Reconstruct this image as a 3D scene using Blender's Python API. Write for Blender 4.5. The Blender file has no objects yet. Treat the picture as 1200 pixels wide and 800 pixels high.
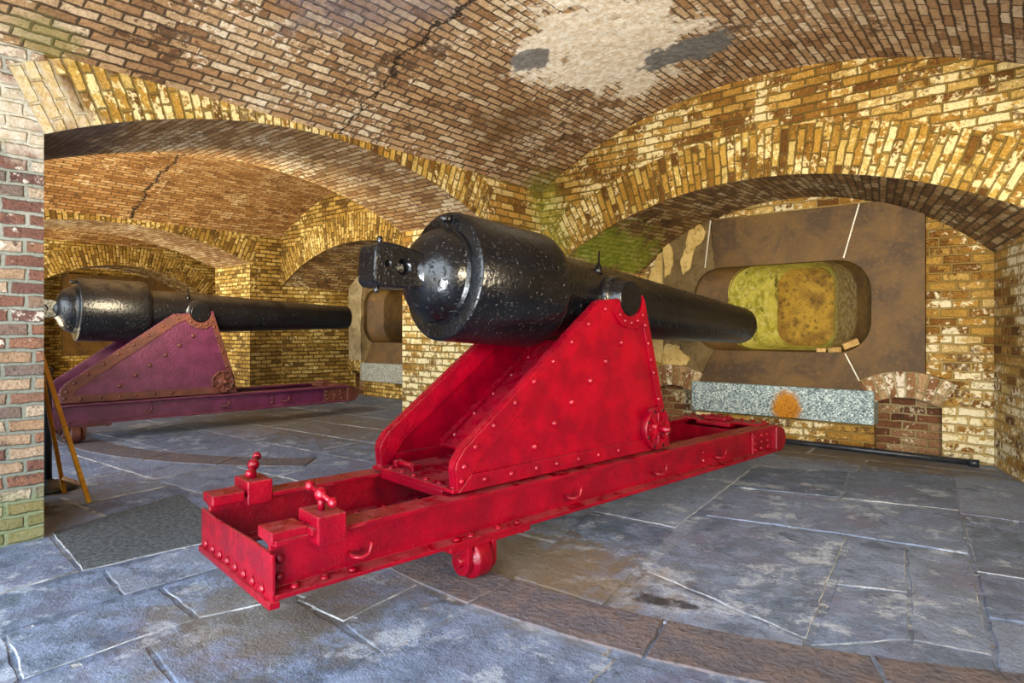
import bpy, math, random
from mathutils import Vector, Matrix, noise as mnoise
R = random.Random(7)
S = bpy.context.scene
COL = S.collection
pi, sin, cos = math.pi, math.sin, math.cos

# ------------------------------------------------------------------ mesh helper
class MB:
    def __init__(s): s.v = []; s.f = []; s.uv = []; s.mi = []; s.sm = []
    def face(s, pts, uvs=None, mi=0, smooth=False):
        b = len(s.v); s.v += [tuple(p) for p in pts]
        s.f.append(list(range(b, b + len(pts)))); s.uv.append(uvs or [(0, 0)] * len(pts)); s.mi.append(mi); s.sm.append(smooth)
    def grid(s, fn, A, B, mi=0, smooth=True, flip=False):
        """fn(a,b) -> (point, uv); shared vertices"""
        b0 = len(s.v); P = []; U = []
        for a in A:
            for b in B:
                p, u = fn(a, b); P.append(tuple(p)); U.append(u)
        s.v += P; nb = len(B)
        for i in range(len(A) - 1):
            for j in range(nb - 1):
                q = [i * nb + j, (i + 1) * nb + j, (i + 1) * nb + j + 1, i * nb + j + 1]
                if flip: q = q[::-1]
                s.f.append([b0 + k for k in q]); s.uv.append([U[k] for k in q]); s.mi.append(mi); s.sm.append(smooth)
    def box(s, x0, x1, y0, y1, z0, z1, M=None):
        p = [Vector((x, y, z)) for x in (x0, x1) for y in (y0, y1) for z in (z0, z1)]
        if M: p = [M @ q for q in p]
        b = len(s.v); s.v += [tuple(q) for q in p]
        for q in ((0, 1, 3, 2), (4, 6, 7, 5), (0, 4, 5, 1), (2, 3, 7, 6), (0, 2, 6, 4), (1, 5, 7, 3)):
            s.f.append([b + k for k in q]); s.uv.append([(0, 0)] * 4); s.mi.append(0); s.sm.append(False)
    def prism(s, poly, to3, h0, h1, smooth=False):
        """poly: list of 2D (ccw or cw); to3(u,v,h)"""
        n = len(poly); b = len(s.v)
        s.v += [tuple(to3(u, v, h0)) for u, v in poly] + [tuple(to3(u, v, h1)) for u, v in poly]
        F = [list(range(n))[::-1], list(range(n, 2 * n))] + [[i, (i + 1) % n, n + (i + 1) % n, n + i] for i in range(n)]
        for k, q in enumerate(F):
            s.f.append([b + i for i in q]); s.uv.append([(0, 0)] * len(q)); s.mi.append(0); s.sm.append(smooth and k > 1)
    def lathe(s, prof, M=None, n=32, smooth=True):
        """prof: (radius, height) list, axis = local z"""
        b = len(s.v); M = M or Matrix()
        for r, z in prof:
            for i in range(n):
                a = 2 * pi * i / n; s.v.append(tuple(M @ Vector((r * cos(a), r * sin(a), z))))
        m = len(prof)
        for j in range(m - 1):
            for i in range(n):
                k = (i + 1) % n
                s.f.append([b + j * n + i, b + j * n + k, b + (j + 1) * n + k, b + (j + 1) * n + i]); s.uv.append([(0, 0)] * 4); s.mi.append(0); s.sm.append(smooth)
        for j, rev in ((0, True), (m - 1, False)):
            if prof[j][0] > 1e-5:
                q = [b + j * n + i for i in range(n)]
                s.f.append(q[::-1] if rev else q); s.uv.append([(0, 0)] * n); s.mi.append(0); s.sm.append(False)
    def tube(s, pts, r, n=8):
        pts = [Vector(p) for p in pts]; b = len(s.v); ref = None
        for i, p in enumerate(pts):
            t = (pts[min(i + 1, len(pts) - 1)] - pts[max(i - 1, 0)]).normalized()
            if ref is None: ref = t.orthogonal().normalized()
            x = (ref - t * ref.dot(t)).normalized(); ref = x; y = t.cross(x)
            rr = r[i] if isinstance(r, (list, tuple)) else r
            for k in range(n):
                a = 2 * pi * k / n; s.v.append(tuple(p + x * rr * cos(a) + y * rr * sin(a)))
        m = len(pts)
        for j in range(m - 1):
            for k in range(n):
                l = (k + 1) % n
                s.f.append([b + j * n + k, b + j * n + l, b + (j + 1) * n + l, b + (j + 1) * n + k]); s.uv.append([(0, 0)] * 4); s.mi.append(0); s.sm.append(True)
        for q in ([b + k for k in range(n)][::-1], [b + (m - 1) * n + k for k in range(n)]):
            s.f.append(q); s.uv.append([(0, 0)] * n); s.mi.append(0); s.sm.append(False)
    def ball(s, c, r, n=12):
        s.lathe([(max(1e-6, r * sin(pi * i / 8)), -r * cos(pi * i / 8)) for i in range(9)], Matrix.Translation(c), n)
    def mesh(s, name, mats):
        me = bpy.data.meshes.new(name); me.from_pydata(s.v, [], s.f)
        ul = me.uv_layers.new(name='UVMap')
        flat = [c for q in s.uv for u in q for c in u]
        ul.data.foreach_set('uv', flat)
        me.polygons.foreach_set('material_index', s.mi); me.polygons.foreach_set('use_smooth', s.sm)
        for m in (mats if isinstance(mats, (list, tuple)) else [mats]): me.materials.append(m)
        me.validate(); me.update(); return me
    def build(s, name, mats, parent=None, bevel=0, normals=False, loc=None):
        me = s.mesh(name, mats)
        if normals:
            import bmesh
            bm = bmesh.new(); bm.from_mesh(me); bmesh.ops.recalc_face_normals(bm, faces=bm.faces); bm.to_mesh(me); bm.free()
        o = bpy.data.objects.new(name, me); COL.objects.link(o)
        if parent: o.parent = parent
        if loc: o.location = loc
        if bevel:
            b = o.modifiers.new('Bevel', 'BEVEL'); b.width = bevel; b.segments = 2; b.limit_method = 'ANGLE'; b.angle_limit = math.radians(40)
        return o

def empty(name, loc=(0, 0, 0), rz=0.0, rx=0.0):
    o = bpy.data.objects.new(name, None); COL.objects.link(o); o.location = loc; o.rotation_euler = (rx, 0, rz); return o
def tag(o, label=None, cat=None, group=None, kind=None):
    if label: o['label'] = label
    if cat: o['category'] = cat
    if group: o['group'] = group
    if kind: o['kind'] = kind
    return o
def struct(o): o['kind'] = 'structure'; return o
def lin(a, b, n): return [a + (b - a) * i / n for i in range(n + 1)]
def srgb(h):
    if isinstance(h, str): h = [int(h[i:i + 2], 16) / 255 for i in (0, 2, 4)]
    return tuple(((c / 12.92) if c <= .04045 else ((c + .055) / 1.055) ** 2.4) for c in h) + (1.0,)

# ------------------------------------------------------------------ node helper
class NT:
    def __init__(s, name):
        s.m = bpy.data.materials.new(name); s.m.use_nodes = True; s.t = s.m.node_tree; s.t.nodes.clear()
        s.out = s.n('ShaderNodeOutputMaterial'); s.b = s.n('ShaderNodeBsdfPrincipled'); s.l(s.b.outputs[0], s.out.inputs[0])
    def n(s, t, **k):
        q = s.t.nodes.new(t)
        for a, b in k.items(): setattr(q, a, b)
        return q
    def l(s, a, b): s.t.links.new(a, b)
    def put(s, sock, v):
        if isinstance(v, bpy.types.NodeSocket): s.l(v, sock)
        else: sock.default_value = v
    def math(s, op, a, b=0.0, c=0.0, clamp=False):
        q = s.n('ShaderNodeMath', operation=op, use_clamp=clamp)
        for i, v in enumerate((a, b, c)): s.put(q.inputs[i], v)
        return q.outputs[0]
    def step(s, x, lo, hi, a=0.0, b=1.0):
        q = s.n('ShaderNodeMapRange', interpolation_type='SMOOTHSTEP')
        for i, v in enumerate((x, lo, hi, a, b)): s.put(q.inputs[i], v)
        return q.outputs[0]
    def noise(s, vec, scale, detail=4.0, rough=.6, dist=0.0, off=None):
        q = s.n('ShaderNodeTexNoise'); 
        if off:
            a = s.n('ShaderNodeVectorMath', operation='ADD'); s.l(vec, a.inputs[0]); a.inputs[1].default_value = off; vec = a.outputs[0]
        s.l(vec, q.inputs['Vector']); q.inputs['Scale'].default_value = scale; q.inputs['Detail'].default_value = detail
        q.inputs['Roughness'].default_value = rough; q.inputs['Distortion'].default_value = dist
        return q.outputs[0]
    def ramp(s, x, stops, const=False):
        q = s.n('ShaderNodeValToRGB'); s.l(x, q.inputs[0]); e = q.color_ramp.elements
        if const: q.color_ramp.interpolation = 'CONSTANT'
        while len(e) < len(stops): e.new(.5)
        for i, (p, c) in enumerate(stops): e[i].position = p; e[i].color = srgb(c)
        return q.outputs[0]
    def mix(s, f, a, b, blend='MIX'):
        q = s.n('ShaderNodeMix', data_type='RGBA', blend_type=blend)
        s.put(q.inputs[0], f); s.put(q.inputs[6], srgb(a) if isinstance(a, str) else a); s.put(q.inputs[7], srgb(b) if isinstance(b, str) else b)
        return q.outputs[2]
    def pos(s): return s.n('ShaderNodeNewGeometry').outputs['Position']
    def obj(s): return s.n('ShaderNodeTexCoord').outputs['Object']
    def dist(s, vec, c, sc=(1, 1, 1)):
        a = s.n('ShaderNodeVectorMath', operation='SUBTRACT'); s.l(vec, a.inputs[0]); a.inputs[1].default_value = c
        m = s.n('ShaderNodeVectorMath', operation='MULTIPLY'); s.l(a.outputs[0], m.inputs[0]); m.inputs[1].default_value = sc
        q = s.n('ShaderNodeVectorMath', operation='LENGTH'); s.l(m.outputs[0], q.inputs[0]); return q.outputs['Value']
    def bump(s, h, strength=1.0, dist=.01):
        q = s.n('ShaderNodeBump'); q.inputs['Strength'].default_value = strength; q.inputs['Distance'].default_value = dist
        s.put(q.inputs['Height'], h); s.l(q.outputs[0], s.b.inputs['Normal'])
    def fin(s, col=None, rough=None, metal=None, spec=None):
        if col is not None: s.put(s.b.inputs['Base Color'], srgb(col) if isinstance(col, str) else col)
        if rough is not None: s.put(s.b.inputs['Roughness'], rough)
        if metal is not None: s.put(s.b.inputs['Metallic'], metal)
        if spec is not None: s.put(s.b.inputs['Specular IOR Level'], spec)
        return s.m

# ------------------------------------------------------------------ brick material
def brick_mat(name, palette, mortar, wash, dark, wash_amt=.5, dark_amt=.5, stains=(), course=.09, length=.25, mw=.013, seed=0.0, cracks=()):
    t = NT(name); P = t.pos()
    uv = t.n('ShaderNodeUVMap').outputs[0]
    # slightly wandering joints
    nz = t.n('ShaderNodeTexNoise'); t.l(P, nz.inputs['Vector']); nz.inputs['Scale'].default_value = 7; nz.inputs['Detail'].default_value = 3
    sb = t.n('ShaderNodeVectorMath', operation='SUBTRACT'); t.l(nz.outputs['Color'], sb.inputs[0]); sb.inputs[1].default_value = (.5, .5, .5)
    scl = t.n('ShaderNodeVectorMath', operation='SCALE'); t.l(sb.outputs[0], scl.inputs[0]); scl.inputs['Scale'].default_value = .03
    ad = t.n('ShaderNodeVectorMath', operation='ADD'); t.l(uv, ad.inputs[0]); t.l(scl.outputs[0], ad.inputs[1])
    sp = t.n('ShaderNodeSeparateXYZ'); t.l(ad.outputs[0], sp.inputs[0]); u, v = sp.outputs[0], sp.outputs[1]
    vr = t.math('DIVIDE', v, course); row = t.math('FLOOR', vr)
    wr = t.n('ShaderNodeTexWhiteNoise', noise_dimensions='1D'); t.l(t.math('ADD', row, seed), wr.inputs['W'])
    off = t.math('ADD', t.math('MULTIPLY', t.math('FLOORED_MODULO', row, 2.0), .5), t.math('MULTIPLY', wr.outputs[0], .22))
    uu = t.math('ADD', t.math('DIVIDE', u, length), off); col = t.math('FLOOR', uu)
    fu = t.math('MULTIPLY', t.math('FRACT', uu), length); fv = t.math('MULTIPLY', t.math('FRACT', vr), course)
    d = t.math('MINIMUM', t.math('MINIMUM', fu, t.math('SUBTRACT', length, fu)), t.math('MINIMUM', fv, t.math('SUBTRACT', course, fv)))
    fine = t.noise(P, 48, 5, .7); mid = t.noise(P, 17, 6, .72, off=(3, 1, seed)); mid2 = t.noise(P, 13, 6, .72, off=(1, seed, 8)); tone = t.noise(P, 5, 4, .6, off=(6, 2, seed)); big = t.noise(P, 1.1, 5, .6, .3, off=(seed, 7, 2)); big2 = t.noise(P, 1.7, 5, .6, .3, off=(11, seed, 5))
    dn = t.math('ADD', d, t.math('MULTIPLY', t.math('SUBTRACT', mid, .5), .02))
    bm = t.step(dn, mw * .35, mw * .95)
    cx = t.n('ShaderNodeCombineXYZ'); t.l(col, cx.inputs[0]); t.l(row, cx.inputs[1]); cx.inputs[2].default_value = seed
    wn = t.n('ShaderNodeTexWhiteNoise', noise_dimensions='3D'); t.l(cx.outputs[0], wn.inputs['Vector'])
    sc = t.n('ShaderNodeSeparateColor'); t.l(wn.outputs['Color'], sc.inputs[0]); r1, r2, r3 = sc.outputs
    base = t.ramp(r1, palette)
    base = t.mix(t.math('MULTIPLY', t.step(tone, .3, .7), .35), base, t.mix(1.0, base, srgb('a8a49c'), 'MULTIPLY'))
    base = t.mix(t.math('MULTIPLY', t.step(fine, .4, .68), .5), base, t.mix(1.0, base, srgb('8a6c4c'), 'MULTIPLY'))
    # lime wash flakes
    wm = t.math('ADD', t.math('ADD', t.math('MULTIPLY', big, 1.2), t.math('MULTIPLY', mid, 1.35)), t.math('MULTIPLY', r2, .2))
    wmask = t.step(wm, 1.66 - wash_amt * .42, 1.75 - wash_amt * .42)
    base = t.mix(t.math('MULTIPLY', wmask, .85), base, wash)
    dm = t.math('ADD', t.math('ADD', t.math('MULTIPLY', big2, 1.2), t.math('MULTIPLY', mid2, 1.2)), t.math('MULTIPLY', r3, .2))
    dmask = t.step(dm, 1.60 - dark_amt * .42, 1.74 - dark_amt * .42)
    base = t.mix(t.math('MULTIPLY', dmask, .85), base, dark)
    # small pits
    pit = t.step(t.noise(P, 70, 2, .5, off=(1, 2, 9)), .66, .72)
    base = t.mix(t.math('MULTIPLY', pit, .7), base, srgb('1c1208'))
    mort = t.mix(t.step(big, .4, .65), mortar[0], mortar[1])
    c = t.mix(bm, mort, base)
    h = t.math('ADD', t.math('MULTIPLY', bm, t.math('ADD', .75, t.math('MULTIPLY', r2, .5))), t.math('MULTIPLY', t.math('ADD', mid, fine), .8))
    h = t.math('SUBTRACT', h, t.math('MULTIPLY', pit, .4))
    for cen, rad, colr, soft, smooth_, scv, amt in stains:
        dd = t.math('ADD', t.dist(P, cen, scv), t.math('MULTIPLY', t.math('SUBTRACT', t.noise(P, 2.6, 5, .62, .4, off=(cen[1], 3, 1)), .5), rad * 2.2))
        k = t.math('MULTIPLY', t.step(dd, rad, rad * (1 - soft)), amt)
        tex = t.mix(t.step(mid, .35, .65), colr[0], colr[1])
        c = t.mix(k, c, tex)
        if smooth_:
            hm = t.n('ShaderNodeMix', data_type='FLOAT'); t.l(k, hm.inputs[0]); t.l(h, hm.inputs[2]); t.l(t.math('ADD', 1.3, t.math('MULTIPLY', t.noise(P, 6, 5, .6), 1.2)), hm.inputs[3]); h = hm.outputs[0]
    for y0, w in cracks:
        sy = t.n('ShaderNodeSeparateXYZ'); t.l(P, sy.inputs[0])
        e = t.math('ABSOLUTE', t.math('SUBTRACT', t.math('ADD', sy.outputs[1], t.math('MULTIPLY', t.math('SUBTRACT', t.noise(P, 3.2, 6, .7, off=(y0, 2, 2)), .5), .5)), y0))
        k = t.step(e, w, w * .3); c = t.mix(t.math('MULTIPLY', k, .9), c, srgb('1a120a')); h = t.math('SUBTRACT', h, t.math('MULTIPLY', k, 1.5))
    t.bump(h, 1.0, .02)
    return t.fin(c, .88, 0, .3)

PAL_VAULT = [(0, '8e6a48'), (.2, 'a88058'), (.45, 'ba966c'), (.7, 'c6a680'), (.88, 'd0b490'), (1, 'dcc8a8')]
PAL_FRONT = [(0, '6e4518'), (.2, '9a6c28'), (.45, 'b88a3a'), (.7, 'c69a48'), (.88, 'd2ac5c'), (1, 'dfc283')]
PAL_RING = [(0, '6a4314'), (.2, '9c7026'), (.45, 'b98c36'), (.7, 'c69a42'), (.88, 'd4b058'), (1, 'e0c680')]
PAL_BAY = [(0, '6e5020'), (.25, '98752e'), (.5, 'b38e40'), (.75, 'c29e50'), (1, 'd2b46a')]
PAL_PIER = [(0, '74524a'), (.2, '8e6250'), (.4, 'a0745a'), (.58, '807068'), (.75, 'ae8c6c'), (.9, 'c4aa8e'), (1, 'd4c8b4')]
GREEN = ('6c7a16', '8f9430')
SM = dict(course=.075, length=.215, mw=.012)
M_vault = brick_mat('brick_vault', PAL_VAULT, ('4a3826', '6a5640'), srgb('dccdb4'), srgb('4a2e18'), .36, .42, seed=3, cracks=((3.5, .022),), stains=[
    ((-3.7, 2.7, 3.84), .62, ('544e56', '827880'), .7, False, (.8, .7, .5), .6),
    ((-5.0, 1.2, 3.3), .3, ('6a6a30', '8a8448'), .8, False, (1, 1, 1), .55),
    ((-4.4, 5.1, 3.6), .5, ('50351a', '6e4c26'), .7, False, (.9, .8, .7), .7),
    ((-3.0, 4.95, 3.95), .8, ('b8a68c', 'dad4c8'), .22, True, (1, .75, .6), .95),
    ((-2.5, 5.62, 4.02), .4, ('4c4c4e', '6a6866'), .2, True, (.7, 1.6, .5), .95),
    ((-3.62, 4.55, 3.88), .2, ('565452', '6e6c6a'), .2, True, (1, 1, .5), .95),
    ((-5.08, 6.6, 3.3), .5, GREEN, .8, False, (1, 1, 1), .6)], **SM)
M_front = brick_mat('brick_front_wall', PAL_FRONT, ('6c5420', '8e7438'), srgb('ead8a4'), srgb('5a3610'), .58, .46, seed=11, course=.085, length=.235, stains=[
    ((-5.05, 6.68, 2.9), .55, ('7a8a1c', 'a5a848'), .9, False, (1, 1, .6), .5)])
M_ring = brick_mat('brick_arch_ring', PAL_RING, ('6c5420', '8e7438'), srgb('ead8a0'), srgb('5e3c12'), .56, .44, seed=23, course=.078, length=.25, stains=[
    ((-5.08, 1.05, 2.9), .5, ('e4dac4', 'c8ac74'), .7, False, (1, 1, .8), .75),
    ((-4.9, 6.68, 2.5), .5, ('7a8a1c', 'a5a848'), .9, False, (1, 1, .8), .45)])
M_soffit = brick_mat('brick_recess_soffit', [(0, '6e4e2c'), (.4, '8c683c'), (.75, 'a8844e'), (1, 'c4a678')], ('4c3a1e', '6e5a34'), srgb('d2c098'), srgb('3e2612'), .4, .4, seed=31, course=.08, length=.23, stains=[
    ((-4.3, 7.3, 2.55), .62, ('6a8212', 'a2a836'), .6, False, (1, .7, 1), .8)])
M_recess = brick_mat('brick_recess_wall', PAL_FRONT, ('94763a', 'b89c60'), srgb('f0e2b8'), srgb('5a3410'), .66, .42, seed=41, course=.095, length=.25, mw=.016)
M_pier = brick_mat('brick_pier', PAL_PIER, ('86887a', 'a8a698'), srgb('e0d6c6'), srgb('503a36'), .38, .36, seed=53, mw=.018, stains=[
    ((-5.08, .9, 2.85), .42, ('e6dece', 'c8b898'), .6, False, (1, .6, 1), .8),
    ((-5.08, .9, .12), .4, ('7f9446', '9fa86c'), .7, False, (1, .35, 1), .45)])
M_pass = brick_mat('brick_passage', [(0, '93693e'), (.3, 'ad8454'), (.6, 'c09a68'), (1, 'd8bc94')], ('5a4630', '7c6848'), srgb('e2d2b4'), srgb('6a4826'), .36, .3, seed=61, cracks=(), stains=[
    ((-5.8, 1.35, 2.75), .75, ('4a3e3c', '6a5e58'), .5, False, (.5, 1, .9), .8)], **SM)
M_bay = brick_mat('brick_neighbour_walls', PAL_BAY, ('4e3a10', '7c6428'), srgb('e8d088'), srgb('50340c'), .4, .36, seed=71, course=.078, length=.22)
M_bayvault = brick_mat('brick_neighbour_vault', [(0, '93642f'), (.3, 'ad7c44'), (.6, 'be8e54'), (1, 'd2ac78')], ('5c4220', '7a5a34'), srgb('d8bd90'), srgb('5a3616'), .32, .36, seed=83, cracks=((3.9, .03),), **SM)
M_niche = brick_mat('brick_niche_fill', [(0, '5a3420'), (.4, '7a4e30'), (.7, '8e6240'), (1, 'a88660')], ('8a7648', 'a8966a'), srgb('d0c4a0'), srgb('422818'), .3, .3, seed=97)
M_nring = brick_mat('brick_niche_arch', [(0, '8a5c3a'), (.5, 'ae8458'), (1, 'd4b88c')], ('94804e', 'b8a880'), srgb('e8dcc0'), srgb('5a361e'), .6, .3, seed=101, course=.095, length=.3)

# ------------------------------------------------------------------ other materials
def paint_mat(name, c0, c1, dust, rough=.33, dust_amt=.6, bumpd=.006, pit=0.35, spec=.5):
    t = NT(name); O = t.pos()
    n1 = t.noise(O, 6, 5, .6); n2 = t.noise(O, 55, 4, .6); n3 = t.noise(O, 22, 3, .6, off=(4, 2, 8))
    c = t.mix(t.step(n1, .35, .68), c0, c1)
    nz = t.n('ShaderNodeSeparateXYZ'); t.l(t.n('ShaderNodeNewGeometry').outputs['Normal'], nz.inputs[0])
    dm = t.math('MULTIPLY', t.math('MULTIPLY', t.step(nz.outputs[2], .75, .98), t.step(t.noise(O, 9, 5, .65, .5, off=(9, 9, 1)), .38, .6)), dust_amt)
    c = t.mix(dm, c, dust)
    chips = t.step(t.noise(O, 60, 3, .6, off=(7, 3, 3)), .70, .74)
    c = t.mix(t.math('MULTIPLY', chips, .5), c, dust)
    t.bump(t.math('ADD', t.math('MULTIPLY', n3, pit * 2), n2), 1.0, bumpd)
    return t.fin(c, t.math('ADD', rough, t.math('MULTIPLY', dm, .4)), 0, spec)
M_red = paint_mat('red_paint', '6c0014', '860018', '9a4a4c', .26, .45, .0032, .5, .35)
M_purple = paint_mat('purple_paint', '4c1836', '602448', '8e6050', .36, .5)
M_purplerust = paint_mat('rusty_brown_paint', '4c241c', '623224', '8a5c48', .5, .5)
def gun_mat(name, c0, c1, dust, rough, spec, damt):
    t = NT(name); P = t.obj(); n = t.noise(P, 5, 5, .6); g = t.noise(P, 30, 4, .6, off=(3, 3, 1)); sp = t.noise(P, 42, 2, .5, off=(1, 6, 2))
    c = t.mix(t.step(n, .35, .68), c0, c1)
    nz = t.n('ShaderNodeSeparateXYZ'); t.l(t.n('ShaderNodeNewGeometry').outputs['Normal'], nz.inputs[0])
    d = t.math('MULTIPLY', t.math('MULTIPLY', t.step(nz.outputs[2], .45, 1.0), t.step(t.noise(P, 7, 5, .65, off=(9, 9, 1)), .3, .6)), damt)
    c = t.mix(d, c, dust)
    t.bump(t.math('ADD', t.math('ADD', t.math('MULTIPLY', g, .8), t.math('MULTIPLY', t.step(sp, .6, .72), 1.0)), t.math('MULTIPLY', n, .8)), 1, .0045)
    return t.fin(c, t.math('ADD', rough, t.math('MULTIPLY', d, .4)), 0, spec)
M_black = paint_mat('black_paint', '07080a', '0d0e11', '3a3832', .24, .3, .005, .5, .5)
M_black = gun_mat('gun_black', '06070a', '0c0d11', '4a4438', .22, .5, .3)
M_black2 = gun_mat('gun_black_dusty', '08090d', '0f1015', '5e5240', .28, .5, .55)

def slate_mat():
    t = NT('slate_flagstone'); P = t.pos()
    ri = t.n('ShaderNodeNewGeometry').outputs['Random Per Island']
    c = t.ramp(ri, [(0, '4c5a70'), (.25, '6a7890'), (.5, '586678'), (.75, '7e8aa0'), (1, '707884')])
    b1 = t.noise(P, 1.6, 6, .62, .3); b2 = t.noise(P, 6, 9, .7, .1, off=(4, 4, 4)); b3 = t.noise(P, 32, 6, .7, off=(2, 8, 1)); b4 = t.noise(P, 85, 3, .6)
    c = t.mix(t.math('MULTIPLY', t.step(b2, .42, .62), .55), c, '8c9cbc')
    c = t.mix(t.math('MULTIPLY', t.step(b1, .5, .66), .6), c, '6c6880')
    c = t.mix(t.math('MULTIPLY', t.step(t.noise(P, 2.6, 9, .76, .2, off=(8, 1, 6)), .54, .61), .7), c, 'b0bac8')
    c = t.mix(t.math('MULTIPLY', t.step(t.noise(P, 3.4, 8, .74, .2, off=(1, 9, 3)), .55, .62), .6), c, '3c4a60')
    c = t.mix(t.math('MULTIPLY', t.step(b3, .5, .72), .6), c, '343c48')
    c = t.mix(t.math('MULTIPLY', t.step(b4, .66, .72), .75), c, 'c6ccd2')
    # dirt: brownish wear round the carriage and at the foot of the walls
    for cen, rad, sc, colr, amt in (((-2.4, 2.9, 0), 1.0, (.8, 1.2, 1), '7c6a4c', .8), ((-1.6, 7.6, 0), 1.0, (.5, 1.6, 1), '6a5a3c', .85), ((-8.5, 5.2, 0), 1.6, (.45, 1, 1), '73664c', .7), ((-2.9, 1.6, 0), .8, (1, 1, 1), '726446', .6)):
        k = t.math('ADD', t.dist(P, cen, sc), t.math('MULTIPLY', t.math('SUBTRACT', b2, .5), rad * 1.6))
        c = t.mix(t.math('MULTIPLY', t.step(k, rad, rad * .3), amt), c, colr)
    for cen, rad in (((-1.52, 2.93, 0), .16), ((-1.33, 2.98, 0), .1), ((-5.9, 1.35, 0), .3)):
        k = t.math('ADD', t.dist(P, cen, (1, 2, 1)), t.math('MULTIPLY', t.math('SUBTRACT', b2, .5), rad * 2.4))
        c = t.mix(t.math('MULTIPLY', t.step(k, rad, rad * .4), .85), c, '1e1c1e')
    h = t.math('ADD', t.math('ADD', t.math('MULTIPLY', b2, 2.0), t.math('MULTIPLY', b3, 1.0)), t.math('MULTIPLY', b4, .4))
    t.bump(h, .8, .018)
    return t.fin(c, t.step(b2, .35, .65, .5, .75), 0, .4)
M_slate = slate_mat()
def simple(name, c0, c1, c2, sc=8, rough=.85, bd=.01, spec=.3):
    t = NT(name); P = t.pos(); a = t.noise(P, sc, 6, .65, .4); b = t.noise(P, sc * 5, 4, .6, off=(3, 3, 3))
    c = t.mix(t.step(a, .38, .62), c0, c1); c = t.mix(t.math('MULTIPLY', t.step(b, .5, .7), .7), c, c2)
    t.bump(t.math('ADD', t.math('MULTIPLY', a, 1.5), b), .9, bd); return t.fin(c, rough, 0, spec)
M_mortar = simple('floor_mortar', '74767a', 'b4b6b8', '3a3834', 5)
M_arc = simple('rusty_traverse_stone', '5c5a62', '6e6362', '403e42', 6, .7, .015)
M_rough = simple('granite_paving', '4e5458', '70767a', '30343a', 30, .8, .02)
M_concrete = simple('grey_plaster', '8a7a58', 'a59470', '6a5a3c', 3)
M_plaster = simple('cream_plaster', 'b89a58', 'cdb070', '8a6c34', 4)
M_wood = simple('varnished_yellow_wood', 'b07414', 'c48a20', '8a560c', 6, .45, .002)
M_pipe = simple('black_pipe', '15171c', '22262c', '3a3e44', 9, .35, .003, .5)
M_throat = None
def iron_mat():
    t = NT('brown_iron'); P = t.pos(); a = t.noise(P, 2.2, 6, .65, .6); b = t.noise(P, 18, 5, .65, off=(2, 5, 5)); f = t.noise(P, 60, 3, .6)
    c = t.mix(t.step(a, .35, .66), '463218', '664a1e'); c = t.mix(t.math('MULTIPLY', t.step(b, .52, .72), .5), c, '8a5c20')
    c = t.mix(t.math('MULTIPLY', t.step(f, .68, .72), .7), c, 'b98a50')
    t.bump(t.math('ADD', b, t.math('MULTIPLY', f, .5)), .7, .008); return t.fin(c, .6, 0, .35)
M_iron = iron_mat()
def throat_mat():
    t = NT('limed_embrasure_lining'); P = t.obj(); a = t.noise(P, 4, 7, .7, .8); b = t.noise(P, 16, 6, .65, off=(2, 5, 5))
    c = t.mix(t.step(a, .36, .62), 'a09a2c', 'd8d060'); c = t.mix(t.math('MULTIPLY', t.step(b, .48, .64), .7), c, 'e6dc98')
    c = t.mix(t.math('MULTIPLY', t.step(t.noise(P, 5, 5, .6, off=(7, 1, 2)), .57, .66), .9), c, '4e4a14')
    k = t.math('ADD', t.dist(P, (-.22, .5, .58), (1, 1, 1.6)), t.math('MULTIPLY', t.math('SUBTRACT', b, .5), .3))
    c = t.mix(t.step(k, .26, .14), c, 'b4501a')
    sx = t.n('ShaderNodeSeparateXYZ'); t.l(P, sx.inputs[0])
    c = t.mix(t.math('MULTIPLY', t.step(t.math('ADD', sx.outputs[0], t.math('MULTIPLY', a, .2)), .48, .62), .8), c, t.mix(t.step(b, .4, .62), '6a4428', 'a88a68'))
    t.bump(t.math('ADD', t.math('MULTIPLY', a, 1.5), b), 1, .02); return t.fin(c, .85, 0, .3)
M_throat = throat_mat()
M_plug = simple('stained_embrasure_plug', 'a8842e', '7c5c22', '3a2c14', 3.5, .85, .02)
def granite_mat(name, rust):
    t = NT(name); P = t.obj(); v = t.n('ShaderNodeTexVoronoi'); t.l(P, v.inputs['Vector']); v.inputs['Scale'].default_value = 75
    sc = t.n('ShaderNodeSeparateColor'); t.l(v.outputs['Color'], sc.inputs[0])
    c = t.ramp(sc.outputs[0], [(0, '3f4a4c'), (.3, '6d7c7e'), (.6, '93a4a4'), (.85, 'b4c0bc'), (1, 'd6dcd4')])
    if not rust: c = t.mix(.5, c, '7a6a50')
    n = t.noise(P, 9, 5, .65)
    if rust:
        k = t.math('ADD', t.dist(P, (.16, -.1, -.05), (1, .3, .9)), t.math('MULTIPLY', t.math('SUBTRACT', n, .5), .12))
        c = t.mix(t.step(k, .21, .12), c, t.mix(sc.outputs[1], '8a5208', 'c8860c'))
    t.bump(n, .8, .012); return t.fin(c, .75, 0, .4)
M_granite = granite_mat('grey_granite', True); M_granite2 = granite_mat('brownish_granite', False)

# ------------------------------------------------------------------ arches and walls
def arch_z(x, c, crown, Rr): return crown - Rr + math.sqrt(max(0, Rr * Rr - (x - c) ** 2))
YF, YB, YA, YN = 6.68, 8.08, 5.5, 1.18       # front wall, back of the recess, far and near arrises of the passage
XP, XQ = -5.08, -6.55                        # two faces of the left pier
XP2, XQ2, XE = -11.72, -13.19, -18.0         # second pier, end wall
YOPEN = -1.3
VZ = 3.22

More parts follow.
